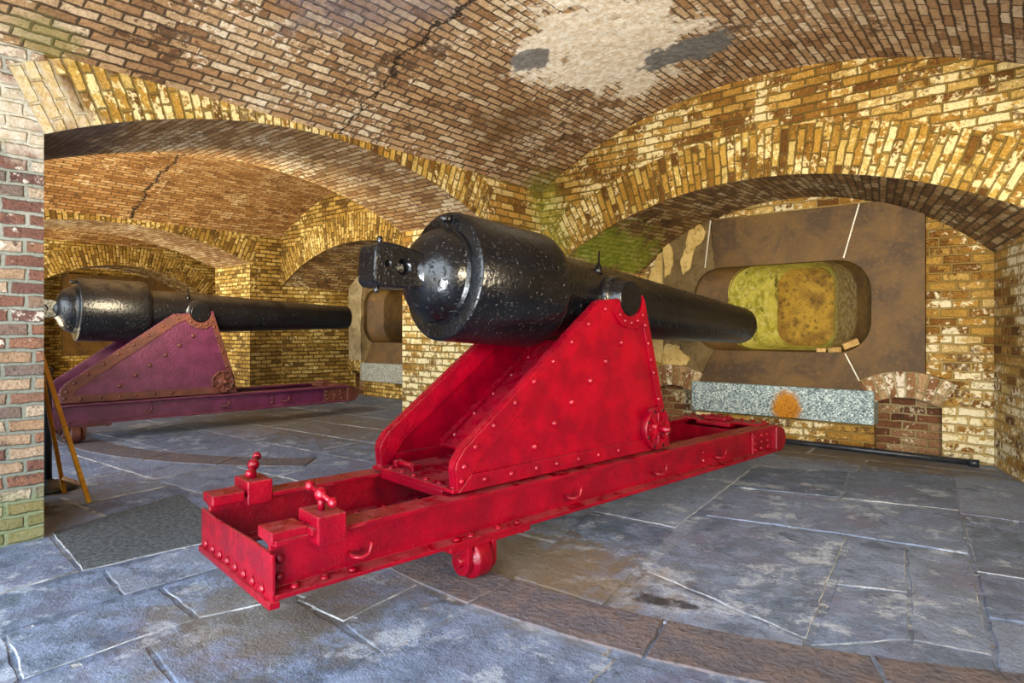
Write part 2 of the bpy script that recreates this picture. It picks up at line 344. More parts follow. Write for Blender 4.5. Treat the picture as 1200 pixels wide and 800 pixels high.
def vault(name, x0, x1, c, crown, Rr, y0, y1, mat, crack=None):
    mb = MB(); xs = lin(x0, x1, 40); A0 = math.asin((x0 - c) / Rr)
    mb.grid(lambda x, y: ((x, y, arch_z(x, c, crown, Rr)), (y + .03 * sin(3 * x), Rr * (math.asin((x - c) / Rr) - A0))), xs, lin(y0, y1, 24), mat, True)
    return mb
CV, CRV, RV = -2.25, 4.06, 5.3
mb = vault('c', XP, .58, CV, CRV, RV, YOPEN, YF, 0)
struct(mb.build('ceiling', M_vault))
C2 = (XQ + XP2) / 2
mb = vault('c', XP2, XQ, C2, 3.96, 5.0, YOPEN, YF, 0)
struct(mb.build('ceiling_neighbour', M_bayvault))
mb = vault('c', XE - .2, XQ2, (XE + XQ2) / 2, 4.3, 4.2, YOPEN, 9.2, 0)
struct(mb.build('ceiling_far', M_bayvault))

def arch_wall(mb, xs, zin, ztop, T, mi=0):
    """face between an arch opening curve zin(x) and a top curve ztop(x); T(x,z)->point"""
    for a, b in zip(xs[:-1], xs[1:]):
        za, zb = zin(a), zin(b); ta, tb = ztop(a), ztop(b)
        if ta <= za and tb <= zb: continue
        mb.face([T(a, za), T(b, zb), T(b, tb), T(a, ta)], [(a, za), (b, zb), (b, tb), (a, ta)], mi)
def arch_ring(mb, c, crown, Rr, thick, half, T, proud, mi=0, n=48):
    """voussoir ring standing a few mm proud of the face. T(x,z,out)"""
    a0 = math.asin(half / Rr); zc = crown - Rr
    def fn(a, b):
        r = Rr + thick * b; x, z = c + r * sin(a), zc + r * cos(a); return T(x, z, proud), (b * thick + .02, (Rr + thick / 2) * a)
    mb.grid(fn, lin(-a0, a0, n), [0, 1], mi, False)
    for b in (0, 1):
        def fe(a, k, b=b):
            r = Rr + thick * b; x, z = c + r * sin(a), zc + r * cos(a); return T(x, z, proud * k), (k * proud + b * thick, (Rr + thick / 2) * a)
        mb.grid(fe, lin(-a0, a0, n), [0, 1], mi, False)

# --- front wall of our casemate
CR, CRW, RR, HF = -2.32, 2.985, 4.64, 2.44
SPZ = arch_z(CR + HF, CR, CRW, RR)
vz = lambda x: arch_z(x, CV, CRV, RV)
T = lambda x, z, o=0: (x, YF - o, z)
mb = MB()
arch_wall(mb, lin(CR - HF, CR + HF, 60), lambda x: arch_z(x, CR, CRW, RR), vz, T, 0)
for a, b in ((XP, CR - HF), (CR + HF, .58)):
    arch_wall(mb, lin(a, b, 4), lambda x: -.05, vz, T, 0)
arch_ring(mb, CR, CRW, RR, .5, HF, T, .012, 1)
struct(mb.build('wall_front', [M_front, M_ring]))

# --- recess: soffit, jambs, back wall
HB, RB, CRB, CB = 2.02, 2.9, 3.0, -2.34
SPB = arch_z(CB + HB, CB, CRB, RB)
def recess(mb, cf, cb, k0, k1):
    def fn(a, b):
        t = 2 * a - 1
        xf = cf + HF * t; xb = cb + HB * t
        zf, zb = arch_z(xf, cf, CRW, RR), arch_z(xb, cb, CRB, RB)
        # courses run front to back
        return (xf + (xb - xf) * b, YF + (YB - YF) * b, zf + (zb - zf) * b), (b * (YB - YF) + .05 * t, 2.6 * t)
    mb.grid(fn, lin(0, 1, 48), lin(0, 1, 6), k0, True)
    for sgn in (-1, 1):
        def fj(z, b):
            x = cf + sgn * HF + (cb + sgn * HB - cf - sgn * HF) * b; zz = z * (SPZ + (SPB - SPZ) * b) - .05 * (1 - z)
            return (x, YF + (YB - YF) * b, zz), (b * 1.45, zz)
        mb.grid(fj, lin(0, 1, 6), lin(0, 1, 4), k1, True)
mb = MB(); recess(mb, CR, CB, 0, 1)
struct(mb.build('wall_recess_sides', [M_soffit, M_recess]))

def back_wall(mb, cb, mi, mring=None, mfill=None, nl=None, nr=None, hole=None):
    """recess back wall with small arched niches nl/nr=(x0,x1,spring,crown) and a rectangular hole behind the iron"""
    zt = lambda x: arch_z(x, cb, CRB, RB)
    brk = sorted({cb - HB, cb + HB, hole[0], hole[1], *(nl[:2] if nl else ()), *(nr[:2] if nr else ())})
    for a, b in zip(brk[:-1], brk[1:]):
        m = (a + b) / 2; xs = lin(a, b, max(2, int((b - a) / .06)))
        lo = lambda x: -.05
        for q in (nl, nr):
            if q and q[0] - 1e-6 < m < q[1] + 1e-6:
                h = (q[1] - q[0]) / 2; rise = q[3] - q[2]; rr = (h * h + rise * rise) / (2 * rise); cc = (q[0] + q[1]) / 2
                lo = lambda x, cc=cc, rr=rr, q=q: arch_z(x, cc, q[3], rr)
        T = lambda x, z: (x, YB, z)
        if hole[0] < m < hole[1]:
            arch_wall(mb, xs, lambda x: hole[3], zt, T, mi); arch_wall(mb, xs, lo, lambda x: hole[2], T, mi)
        else: arch_wall(mb, xs, lo, zt, T, mi)
    for q in (nl, nr):
        if not q: continue
        h = (q[1] - q[0]) / 2; rise = q[3] - q[2]; rr = (h * h + rise * rise) / (2 * rise); cc = (q[0] + q[1]) / 2; D = .1
        xs = lin(q[0], q[1], 14); f = lambda x: arch_z(x, cc, q[3], rr)
        arch_wall(mb, xs, lambda x: -.05, f, lambda x, z: (x, YB + D, z), mfill)
        mb.grid(lambda x, d: ((x, YB + D * d, f(x)), (D * d, x)), xs, [0, 1], mfill, False)
        for x in q[:2]: mb.face([(x, YB, -.05), (x, YB + D, -.05), (x, YB + D, q[2]), (x, YB, q[2])], [(0, 0), (D, 0), (D, q[2]), (0, q[2])], mfill)
        arch_ring(mb, cc, q[3], rr, .28, h, lambda x, z, o=0: (x, YB - o, z), .1, mring, 20)
NL, NR = (-4.12, -3.52, .55, .63), (-1.40, -.76, .56, .65)
mb = MB(); back_wall(mb, CB, 0, 1, 2, NL, NR, (-3.6, -1.34, .72, 2.75))
mb.face([(-3.52, YB + .25, -.05), (-1.38, YB + .25, -.05), (-1.38, YB + .25, .72), (-3.52, YB + .25, .72)], [(0, 0), (2.1, 0), (2.1, .72), (0, .72)], 2)
struct(mb.build('wall_recess_back', [M_recess, M_nring, M_niche]))

# --- piers with their passages
def pier(name, xf, xb, y0, yn, ya, y1, crown, Rr, mat, thick=.45):
    """walls at xf (facing +X) and xb, near block y0..yn, far block ya..y1, arched passage between"""
    mb = MB(); c = (yn + ya) / 2; h = (ya - yn) / 2; sp = arch_z(c + h, c, crown, Rr)
    for x, sg in ((xf, 1), (xb, -1)):
        T = lambda y, z, o=0, x=x, sg=sg: (x + sg * o, y, z)
        arch_wall(mb, lin(yn, ya, 40), lambda y: arch_z(y, c, crown, Rr), lambda y: VZ + .4, T, 0)
        for a, b, m in ((y0, yn, 2), (ya, y1, 0)):
            arch_wall(mb, lin(a, b, 4), lambda y: -.05, lambda y: VZ + .4, T, m)
        arch_ring(mb, c, crown, Rr, thick, h, T, .012, 1)
    mb.grid(lambda y, x: ((x, y, arch_z(y, c, crown, Rr)), (x, Rr * math.asin((y - c) / Rr))), lin(yn, ya, 40), lin(xb, xf, 8), 3, True)
    for y in (yn, ya):
        mb.grid(lambda x, z: ((x, y, z), (x, z)), lin(xb, xf, 4), lin(-.05, sp, 8), 0, False)
    mb.grid(lambda x, z: ((x, y0, z), (x, z)), lin(xb, xf, 4), lin(0, VZ, 8), 0, False)
    return struct(mb.build(name, mat))
def rad(h, rise): return (h * h + rise * rise) / (2 * rise)
h1 = (YA - YN) / 2
pier('wall_left', XP, XQ, YOPEN, YN, YA, YF, 3.20, rad(h1, .5), [M_front, M_ring, M_pier, M_pass])
Y2N, Y2A = 1.4, 6.02
pier('wall_left_neighbour', XP2, XQ2, YOPEN, Y2N, Y2A, YF, 3.17, rad((Y2A - Y2N) / 2, .5), [M_bay, M_bay, M_bay, M_pass])

# --- right pier: only its far block and the springing above the camera
mb = MB()
mb.grid(lambda y, z: ((.58, y, z), (y, z)), lin(YA, YF, 3), lin(-.05, vz(.58), 6), 0, False)
mb.grid(lambda x, z: ((x, YA, z), (x, z)), lin(.58, 2.05, 3), lin(-.05, vz(.58), 6), 0, False)
mb.grid(lambda y, z: ((.58, y, z), (y, z)), lin(YOPEN, YA, 3), [2.75, vz(.58)], 0, False)
mb.grid(lambda y, x: ((x, y, 2.75), (x, y)), lin(YOPEN, YA, 3), lin(.58, 2.05, 3), 0, False)
mb.grid(lambda y, z: ((2.05, y, z), (y, z)), lin(YOPEN, YA, 3), [-.05, 2.75], 0, False)
struct(mb.build('wall_right', [M_front]))

# --- front wall of the neighbouring casemate
CR2, CB2, XC2 = -9.25, -9.27, -9.73
mb = MB(); vz2 = lambda x: arch_z(x, C2, 3.96, 5.0); T = lambda x, z, o=0: (x, YF - o, z)
arch_wall(mb, lin(CR2 - HF, CR2 + HF, 50), lambda x: arch_z(x, CR2, 2.95, RR), vz2, T, 0)
for a, b in ((XP2, CR2 - HF), (CR2 + HF, XQ)): arch_wall(mb, lin(a, b, 3), lambda x: -.05, vz2, T, 0)
arch_ring(mb, CR2, 2.95, RR, .5, HF, T, .012, 0)
recess(mb, CR2, CB2, 1, 0)
N2 = (-11.16, -10.86, .45, .52)
back_wall(mb, CB2, 0, 0, 2, N2, None, (-10.85, -8.55, .72, 2.75))
mb.face([(-10.8, YB + .2, -.05), (-8.6, YB + .2, -.05), (-8.6, YB + .2, .74), (-10.8, YB + .2, .74)], [(0, 0), (2.1, 0), (2.1, .72), (0, .72)], 2)
struct(mb.build('wall_front_neighbour', [M_bay, M_soffit, M_niche]))

# --- end wall with its recess, seen through the second passage
mb = MB(); CE, HE = 5.85, 2.05; RE = rad(HE, .72); CWE = 3.03
T = lambda y, z, o=0: (XE + o, y, z)
arch_wall(mb, lin(CE - HE, CE + HE, 40), lambda y: arch_z(y, CE, CWE, RE), lambda y: 4.4, T, 0)
for a, b in ((YOPEN, CE - HE), (CE + HE, 9.2)): arch_wall(mb, lin(a, b, 3), lambda y: -.05, lambda y: 4.4, T, 0)
arch_ring(mb, CE, CWE, RE, .5, HE, T, .015, 0)
DE = 1.3
mb.grid(lambda y, d: ((XE - d, y, arch_z(y, CE, CWE, RE)), (d, RE * math.asin((y - CE) / RE))), lin(CE - HE, CE + HE, 40), lin(0, DE, 4), 1, True)
for y in (CE - HE, CE + HE): mb.grid(lambda d, z: ((XE - d, y, z), (d, z)), lin(0, DE, 3), lin(-.05, CWE - .72, 4), 0, False)
arch_wall(mb, lin(CE - HE, CE + HE, 30), lambda y: -.05, lambda y: arch_z(y, CE, CWE, RE), lambda y, z: (XE - DE, y, z), 0)
struct(mb.build('wall_end', [M_bay, M_soffit]))
mb = MB(); mb.grid(lambda x, z: ((x, 9.2, z), (x, z)), lin(XE, XQ2, 6), lin(-.05, 4.4, 6), 0, False)
mb.grid(lambda y, z: ((XQ2, y, z), (y, z)), lin(YF, 9.2, 3), lin(-.05, 4.4, 6), 0, False)
struct(mb.build('wall_front_far', [M_bay]))

mb = MB(); mb.grid(lambda x, z: ((x, 9.8, z), (x, z)), lin(-21, 4, 10), lin(-.1, 6, 4), 0, False)
struct(mb.build('wall_outer_light_seal', [M_bay]))  # unseen sheet added to block sky light leaking through gaps in the masonry

# ------------------------------------------------------------------ floor: flagstones on a mortar bed
CAMH, FPX, HOR, YAW = 1.4, 730.0, 385.0, math.radians(40)
def gp(px, py):          # point of the floor seen from the survey station (used only to lay out the flagstones)
    t = (px - 600) / FPX; d = CAMH * FPX / (py - HOR); return ((t * cos(YAW) - sin(YAW)) * d, (t * sin(YAW) + cos(YAW)) * d)
STONES = [  # corners of the flagstones, read off the joints
 [(60, 623), (210, 578), (262, 612), (250, 633), (96, 668)],
 [(-30, 649), (56, 627), (93, 668), (-30, 703)], [(-30, 706), (119, 669), (143, 696), (-30, 752)],
 [(123, 668), (249, 635), (270, 660), (146, 696)], [(6, 744), (186, 689), (229, 724), (26, 796)],
 [(190, 687), (267, 663), (318, 704), (233, 723)], [(175, 757), (310, 709), (345, 703), (444, 763), (375, 800), (330, 826), (220, 818)],
 [(30, 799), (171, 757), (214, 818), (60, 860)], [(-60, 766), (2, 745), (22, 797), (-40, 830)], [(348, 702), (462, 665), (489, 684), (402, 727)], [(404, 730), (492, 687), (545, 711), (448, 763)],
 [(378, 802), (448, 767), (549, 714), (722, 772), (640, 850), (420, 850)], [(645, 850), (726, 774), (860, 806), (860, 850)],
 [(602, 676), (692, 600), (789, 621), (706, 708)], [(694, 598), (835, 520), (884, 546), (791, 618)],
 [(858, 570), (885, 547), (994, 552), (984, 582)], [(997, 552), (1114, 556), (1123, 597), (987, 583)],
 [(827, 603), (858, 573), (984, 585), (1124, 600), (1135, 648), (994, 626)],
 [(757, 668), (824, 605), (992, 628), (945, 748)], [(709, 711), (756, 671), (944, 751), (940, 774)],
 [(996, 629), (1061, 641), (1063, 693), (981, 684)], [(980, 687), (1063, 696), (1068, 749), (950, 755)],
 [(1064, 642), (1136, 652), (1163, 767), (1071, 749), (1067, 695)], [(949, 758), (1069, 752), (1164, 771), (1175, 830), (1030, 800), (945, 776)],
 [(1117, 556), (1175, 560), (1230, 570), (1230, 615), (1126, 601)], [(1127, 604), (1230, 618), (1240, 684), (1145, 669)],
 [(1146, 673), (1240, 687), (1255, 738), (1159, 723)], [(1161, 727), (1255, 741), (1300, 830), (1180, 830)],
]
mb = MB(); R2 = random.Random(3)
def stone(poly, z, mi, inset=.007, drop=.014):
    cx = sum(p[0] for p in poly) / len(poly); cy = sum(p[1] for p in poly) / len(poly)
    # subdivide the edges and roughen them
    pts = []
    for a, b in zip(poly, poly[1:] + poly[:1]):
        L = math.dist(a, b); n = max(1, int(L / .09))
        for i in range(n):
            f = i / n; j = .007 if i else 0
            pts.append((a[0] + (b[0] - a[0]) * f + R2.uniform(-j, j), a[1] + (b[1] - a[1]) * f + R2.uniform(-j, j)))
    def inn(p, k):
        L = math.hypot(p[0] - cx, p[1] - cy) or 1; return (p[0] - (p[0] - cx) / L * k, p[1] - (p[1] - cy) / L * k)
    A = [(*inn(p, inset * .4), z - drop) for p in pts]; B = [(*inn(p, inset * .7), z - .003) for p in pts]; Cc = [(*inn(p, inset * 1.5), z) for p in pts]
    b0 = len(mb.v); n = len(pts); mb.v += A + B + Cc
    area = sum(p[0] * q[1] - q[0] * p[1] for p, q in zip(pts, pts[1:] + pts[:1]))
    for k in (0, 1):
        lime = R2.random() < .45
        for i in range(n):
            j = (i + 1) % n; q = [b0 + k * n + i, b0 + k * n + j, b0 + (k + 1) * n + j, b0 + (k + 1) * n + i]
            mb.f.append(q if area > 0 else q[::-1]); mb.uv.append([(0, 0)] * 4); mb.mi.append(1 if lime and mi != 3 else mi); mb.sm.append(k == 1)
    q = [b0 + 2 * n + i for i in range(n)]
    mb.f.append(q if area > 0 else q[::-1]); mb.uv.append([(0, 0)] * n); mb.mi.append(mi); mb.sm.append(False)
for i, s_ in enumerate(STONES):
    stone([gp(*p) for p in s_], R2.uniform(-.002, .002), 2 if i == 0 else 0)
# remaining rows of flags, laid to the same lines
ang = math.radians(4)
y = -4.0; row = 0
while y < 8.4:
    hgt = R2.choice((.75, .95, 1.1)); x = -19.5 + R2.uniform(0, .8)
    while x < 3.2:
        w = R2.choice((.9, 1.2, 1.5, 1.8))
        q = [(x, y), (x + w - .02, y), (x + w - .02, y + hgt - .02), (x, y + hgt - .02)]
        q = [(a * cos(ang) - b * sin(ang), a * sin(ang) + b * cos(ang)) for a, b in q]
        stone(q, -.0075 + R2.uniform(-.001, .001), 0)
        x += w
    y += hgt; row += 1
# curved traverse stones under the wheels of both chassis
for cx_, a_, b_ in ((-2.3, -.55, .75), (-8.95, -.8, .6)):
    th = a_
    while th < b_:
        dth = .19; ri, ro = 4.55, 4.93
        A = [(cx_ + r * sin(t), 7.22 - r * cos(t)) for r, t in [(ri, th), (ri, th + dth * .33), (ri, th + dth * .66), (ri, th + dth - .002), (ro, th + dth - .002), (ro, th + dth * .66), (ro, th + dth * .33), (ro, th)]]
        stone(A, .004, 3); th += dth
bz = len(mb.f)
mb.face([(-21, -4, -.011), (6, -4, -.011), (6, 9.9, -.011), (-21, 9.9, -.011)], None, 1)
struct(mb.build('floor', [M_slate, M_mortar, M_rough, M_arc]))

M_ground = simple('pale_parade_ground', 'a89c80', 'b8ac90', '8a8468', 2)
mb = MB(); mb.face([(-60, -70, -.02), (45, -70, -.02), (45, -3.9, -.02), (-60, -3.9, -.02)]); struct(mb.build('ground_outside', M_ground))

# ------------------------------------------------------------------ the guns
ZB = .2245
def rivet_mesh(mat, r=.019, h=.013):
    m = MB(); m.lathe([(r * 1.15, 0), (r * 1.05, h * .35), (r * .75, h * .8), (r * .35, h), (1e-6, h * 1.03)], n=10); return m.mesh('rivet', mat)
def put(me, parent, loc, axis='x', flip=False, name='rivet'):
    o = bpy.data.objects.new(name, me); COL.objects.link(o); o.parent = parent; o.location = loc
    a = -pi / 2 if flip else pi / 2
    o.rotation_euler = {'x': (0, a, 0), 'y': (-a, 0, 0), 'z': (0, 0 if not flip else pi, 0)}[axis]
    return o

def chassis(ox, oy, hd, mat, mat2, label):
    root = empty('gun_chassis', (ox, oy, 0), -hd); tag(root, label, 'gun chassis')
    rv = rivet_mesh(mat2, .02, .016); L = 4.83
    X = lambda u, v, h: (u, h, v + ZB)          # profile in (r,z), length along s
    for sg in (1, -1):
        m = MB()
        prof = [(.335, 0), (.49, 0), (.49, .022), (.425, .032), (.425, .222), (.49, .232), (.49, .256), (.335, .256), (.335, .232), (.405, .222), (.405, .032), (.335, .022)]
        prof = [(sg * u, v) for u, v in prof]
        N = 60; b = len(m.v); n = len(prof)
        for i in range(N + 1):
            s = L * i / N
            for k, (u, v) in enumerate(prof):
                w = .005 * mnoise.noise((s * 9, k * 3.1, sg)) if abs(u) > .45 or abs(u) < .36 else 0
                m.v.append((u + w, s, v + ZB + w * .5))
        for i in range(N):
            for k in range(n):
                l = (k + 1) % n; m.f.append([b + i * n + k, b + (i + 1) * n + k, b + (i + 1) * n + l, b + i * n + l]); m.uv.append([(0, 0)] * 4); m.mi.append(0); m.sm.append(False)
        for i in (0, N):
            m.f.append([b + i * n + k for k in range(n)]); m.uv.append([(0, 0)] * n); m.mi.append(0); m.sm.append(False)
        rail = m.build('rail', mat, root, .004, True)
        for s, z in ((.045, .075), (.045, .155)): put(rv, rail, (sg * .425, s, z + ZB), 'x', sg < 0)
        for s in (.1, .24, .38): put(rv, rail, (sg * .46, s, .028 + ZB), 'z')
        for s in (1.0, 1.1, 1.3, 1.45): put(rv, rail, (sg * .462, s, .028 + ZB), 'z', name='bolt')
        for s in (.12, .65, .85, 1.05, 1.3, 3.9, 4.1, 4.3): put(rv, rail, (sg * .365, s, .028 + ZB), 'z')
        for s in (3.6,):
            for z in (.08, .15): put(rv, rail, (sg * .425, s, z + ZB), 'x', sg < 0)
        # end blocks
        m = MB(); m.box(*sorted((sg * .325, sg * .535)), .172, .312, .205 + ZB, .336 + ZB)
        blk = m.build('clamp_block', mat, root, .008, True)
        m = MB(); m.box(*sorted((sg * .315, sg * .475)), -.012, .155, .240 + ZB, .292 + ZB); m.box(*sorted((sg * .36, sg * .52)), .15, .176, .25 + ZB, .285 + ZB)
        sb = m.build('end_block', mat, root, .006, True)
        for s in (.04, .11): put(rv, sb, (sg * .455, s, .24 + ZB), 'z', True, 'bolt')
        # clamp screw: stem, ball and a bar with ball ends
        m = MB(); c = Vector((sg * .425, .24, .408 + ZB)); m.tube([(c.x, c.y, .33 + ZB), (c.x, c.y, .40 + ZB)], .017, 10); m.ball(c, .033)
        cs = m.build('clamp_screw', mat, root)
        dr = Vector((.95, .1, -.22)) if sg > 0 else Vector((-.86, .53, .3))
        dr.normalize(); m = MB(); m.tube([c - dr * .098, c + dr * .098], .0135, 10); m.ball(c - dr * .1, .025); m.ball(c + dr * .1, .025)
        m.build('screw_handle', mat, cs)
        # wheel truck
        m = MB(); m.box(*sorted((sg * .34, sg * .485)), .94, 1.54, ZB - .03, ZB + .001); tr = m.build('wheel_bracket', mat2, root, .006, True)
        for s0 in (1.06, 1.235):
            m = MB()
            pl = [(-.075, ZB - .02)] + [(.075 * cos(a), .118 - .01 + .07 * sin(a) - .01) for a in lin(pi, 2 * pi, 10)] + [(.075, ZB - .02)]
            m.prism([(sg * .415 + u, v) for u, v in pl], lambda u, v, h: (u, h, v), s0, s0 + .032); m.lathe([(.03, s0 - .022), (.034, s0), (.034, s0 + .034)], Matrix.Translation((sg * .415, 0, .108)) @ Matrix.Rotation(-pi / 2, 4, 'X'), 16); m.build('fork_plate', mat2, tr, .004, True)
        m = MB(); M = Matrix.Translation((sg * .415, 1.1, .112)) @ Matrix.Rotation(-pi / 2, 4, 'X')
        m.lathe([(.03, -.02), (.04, 0), (.085, .0), (.09, .012), (.108, .012), (.111, .03), (.111, .1), (.108, .118), (.09, .118), (.085, .13), (.04, .13), (.03, .17)], M, 28)
        m.build('wheel', mat2, tr)
        for s in (.98, 1.5): put(rv, tr, (sg * .45, s, ZB - .03), 'z', True, 'bolt')
        # end plate and round nose
        m = MB(); m.box(*sorted((sg * .425, sg * .45)), 4.42, 4.8, ZB + .02, ZB + .235); ep = m.build('end_plate', mat2, root, .006, True)
        for i in range(9): put(rv, ep, (sg * .45, 4.47 + .12 * (i % 3) + R.uniform(-.015, .015), ZB + .06 + .06 * (i // 3)), 'x', sg < 0, 'bolt')
        m = MB(); pl = [(4.8, .02)] + [(4.87 + .13 * cos(a), .12 + .12 * sin(a)) for a in lin(-pi / 2, pi / 2, 12)] + [(4.8, .24)]
        m.prism(pl, lambda u, v, h: (h, u, v + ZB), *sorted((sg * .40, sg * .5))); m.build('nose_plate', mat2, root, .012, True)
    # hooks on the outer web of the near rail
    for s in (.38, 1.9, 2.87, 3.75):
        m = MB(); p = [(.42, s, .1 + ZB), (.475, s, .092 + ZB), (.5, s + .03, .09 + ZB), (.5, s + .065, .1 + ZB), (.5, s + .078, .125 + ZB), (.5, s + .08, .16 + ZB)]
        m.tube(p, .0105, 8); m.build('hook', mat2 if mat is not M_red else mat, root)
    # rear plate
    m = MB(); m.prism([(-.487, -.03), (.487, -.03), (.487, .2), (.3, .205), (-.3, .19), (-.487, .2)], lambda u, v, h: (u, h, v + ZB), -.016, .002)
    m.box(-.492, .492, -.03, .02, ZB - .034, ZB - .002); m.box(-.46, .46, .002, .05, ZB, ZB + .02)
    rp = m.build('rear_plate', mat, root, .005, True)
    for i in range(8): put(rv, rp, (-.4 + .112 * i, -.016, ZB + .028), 'y', True)
    # cross members between the rails
    m = MB(); m.box(-.41, .41, 4.62, 4.83, ZB + .246, ZB + .272); m.box(-.41, .41, 4.80, 4.826, ZB + .02, ZB + .246); m.box(-.41, .41, 4.56, 4.585, ZB + .02, ZB + .2)
    ft = m.build('front_transom', mat2, root, .006, True)
    m = MB(); m.box(-.2, .16, 4.52, 4.7, ZB + .225, ZB + .27); m.box(-.14, .1, 4.56, 4.72, ZB + .27, ZB + .305)
    pb = m.build('pintle_plate', mat2, root, .012, True)
    for i in range(6): put(rv, pb, (-.11 + .09 * (i % 3), 4.6 + .08 * (i // 3), ZB + .305), 'z', False, 'bolt')
    for i in range(8): put(rv, ft, (-.38 + .108 * i, 4.78, ZB + .272), 'z', False, 'bolt')
    for s in (1.7, 3.2):
        m = MB(); m.box(-.41, .41, s, s + .03, ZB + .02, ZB + .2); m.box(-.41, .41, s - .05, s + .08, ZB + .005, ZB + .03); m.build('cross_member', mat, root, .004, True)
    return root

SC, ZC, RT = 2.603, 1.398, .126              # trunnion centre (s, z over rail bottom) and radius
TOPL = [(1.027, .268), (1.012, .40), (1.02, .445), (1.069, .507), (2.258, 1.374), (2.44, 1.384)]
def carriage(ox, oy, hd, mat, mat2, label):
    root = empty('gun_carriage', (ox, oy, 0), -hd); tag(root, label, 'gun carriage')
    rv = rivet_mesh(mat2, .0185, .014); rvb = rivet_mesh(mat if mat is M_red else mat2, .024, .02)
    rn = RT + .012
    notch = [(SC + rn * cos(a), ZC + rn * sin(a)) for a in lin(pi + .06, 2 * pi, 16)]
    outline = TOPL + [(SC - rn, 1.386)] + notch + [(2.748, 1.424), (2.768, 1.418), (3.058, .466), (3.09, .268)]
    dirs = Vector((2.258 - 1.069, 1.374 - .507)).normalized(); nrm = Vector((dirs.y, -dirs.x))
    def strip(a, b, w, n):
        a, b, n = Vector(a), Vector(b), Vector(n); return [tuple(a), tuple(b), tuple(b + n * w), tuple(a + n * w)]
    for sg in (1, -1):
        P3 = lambda u, v, h, sg=sg: (sg * h, u, v + ZB)
        m = MB(); m.prism(outline, P3, .388, .42); ck = m.build('cheek_plate', mat, root, .004, True)
        # angle-iron edging, outside and inside
        for lo, hi, nm in ((.42, .434, 'edge_band'), (.36, .388, 'inner_edge_band')):
            m = MB()
            m.prism([(1.03, .278), (1.018, .40), (1.028, .44), (1.075, .503), (2.258, 1.366), (2.435, 1.376), (2.45, 1.376), (2.44, 1.30), (2.33, 1.26), (1.19, .432), (1.135, .36), (1.125, .278)], P3, lo, hi)
            m.prism([(1.03, .27), (3.085, .27), (3.075, .36), (1.13, .36)], P3, lo, hi + (.004 if nm == 'edge_band' else 0))
            m.prism([(2.765, 1.40), (3.055, .46), (3.07, .36), (3.0, .36), (2.985, .44), (2.735, 1.26), (2.748, 1.36)], P3, lo, hi)
            if nm == 'edge_band':
                ra = rn + .085
                m.prism([(SC + rn * cos(a), ZC + rn * sin(a)) for a in lin(pi + .1, 2 * pi - .1, 18)] + [(SC + ra * cos(a), ZC + ra * sin(a)) for a in lin(2 * pi - .55, pi + .45, 18)], P3, lo, hi + .005)
            if nm == 'inner_edge_band' and sg > 0: pass
            bd = m.build(nm, mat2 if nm == 'edge_band' else mat, ck, .003, True)
            if nm == 'edge_band':
                for s, z in ((2.313, 1.311), (2.136, 1.207), (1.967, 1.087), (1.792, .968), (1.625, .85), (1.464, .733), (1.297, .615), (1.161, .51), (1.08, .41), (1.06, .33),
                             (2.81, 1.066), (2.85, .942), (2.882, .843), (2.944, .643), (2.775, 1.2), (3.01, .44)): put(rv, bd, (sg * hi, s, z + ZB), 'x', sg < 0)
                for s in (1.225, 1.43, 1.64, 1.82, 2.03, 2.234, 2.45): put(rv, bd, (sg * (hi + .004), s, .318 + ZB), 'x', sg < 0)
                for a in (pi + .75, pi + 1.15, 3 * pi / 2, 2 * pi - 1.15, 2 * pi - .75): put(rv, bd, (sg * (hi + .005), SC + (rn + .043) * cos(a), ZC + (rn + .043) * sin(a) + ZB), 'x', sg < 0)
        for s, z in ((2.503, 1.075), (2.333, .95), (2.167, .825), (1.981, .695), (1.817, .573), (1.638, .446), (2.68, 1.19)): put(rvb, ck, (sg * .42, s, z + ZB), 'x', sg < 0)
        # angle iron carrying the sloping deck
        m = MB(); m.prism([(1.50, .402), (2.48, 1.118), (2.51, 1.062), (1.53, .346)], P3, .33, .388); ai = m.build('deck_angle', mat, ck, .003, True)
        for s, z in ((1.60, .432), (1.78, .562), (1.96, .692), (2.14, .822), (2.32, .952)): put(rvb, ai, (sg * .33, s, z + ZB), 'x', sg > 0)
        # eccentric truck wheel outside the cheek
        M = Matrix.Translation((sg * .425, 2.885, .432 + ZB)) @ Matrix.Rotation(sg * pi / 2, 4, 'Y')
        m = MB(); m.lathe([(.12, -.004), (.157, -.004), (.157, .045), (.150, .052), (.128, .052), (.122, .04), (.1, .036), (.06, .036), (.05, .06), (.03, .064), (1e-6, .064)], M, 36)
        for i in range(8):
            a = 2 * pi * i / 8; c, s_ = cos(a), sin(a)
            Mi = M @ Matrix.Rotation(a, 4, 'Z'); m.box(.045, .118, -.012, .012, .03, .056, Mi)
        wh = m.build('eccentric_wheel', mat if mat is M_red else mat2, root, .004, False)
        m = MB()
        for i in range(8):
            Mi = M @ Matrix.Rotation(2 * pi * (i + .5) / 8, 4, 'Z') @ Matrix.Translation((.14, 0, .0525)); m.lathe([(.012, 0), (.0119, .0012), (1e-6, .0012)], Mi, 10)
        m.build('rim_hole', M_black, wh)
        m = MB(); m.lathe([(.028, .05), (.028, .12), (.024, .125), (.022, .15), (1e-6, .15)], M, 14); m.build('axle_pin', mat if mat is M_red else mat2, wh)
    # sloping deck plate
    X3 = lambda u, v, h: (h, u, v + ZB)
    m = MB(); m.prism([(1.50, .372), (2.49, 1.088), (2.50, 1.068), (1.51, .352)], X3, -.386, .386); m.build('deck_plate', mat, root, .003, True)
    # rear bottom plate with its catch, front plate
    m = MB(); m.box(-.43, .43, 1.0, 1.5, ZB + .268, ZB + .292); m.box(-.33, .33, 1.0, 1.02, ZB + .225, ZB + .27); bp = m.build('bottom_plate', mat, root, .005, True)
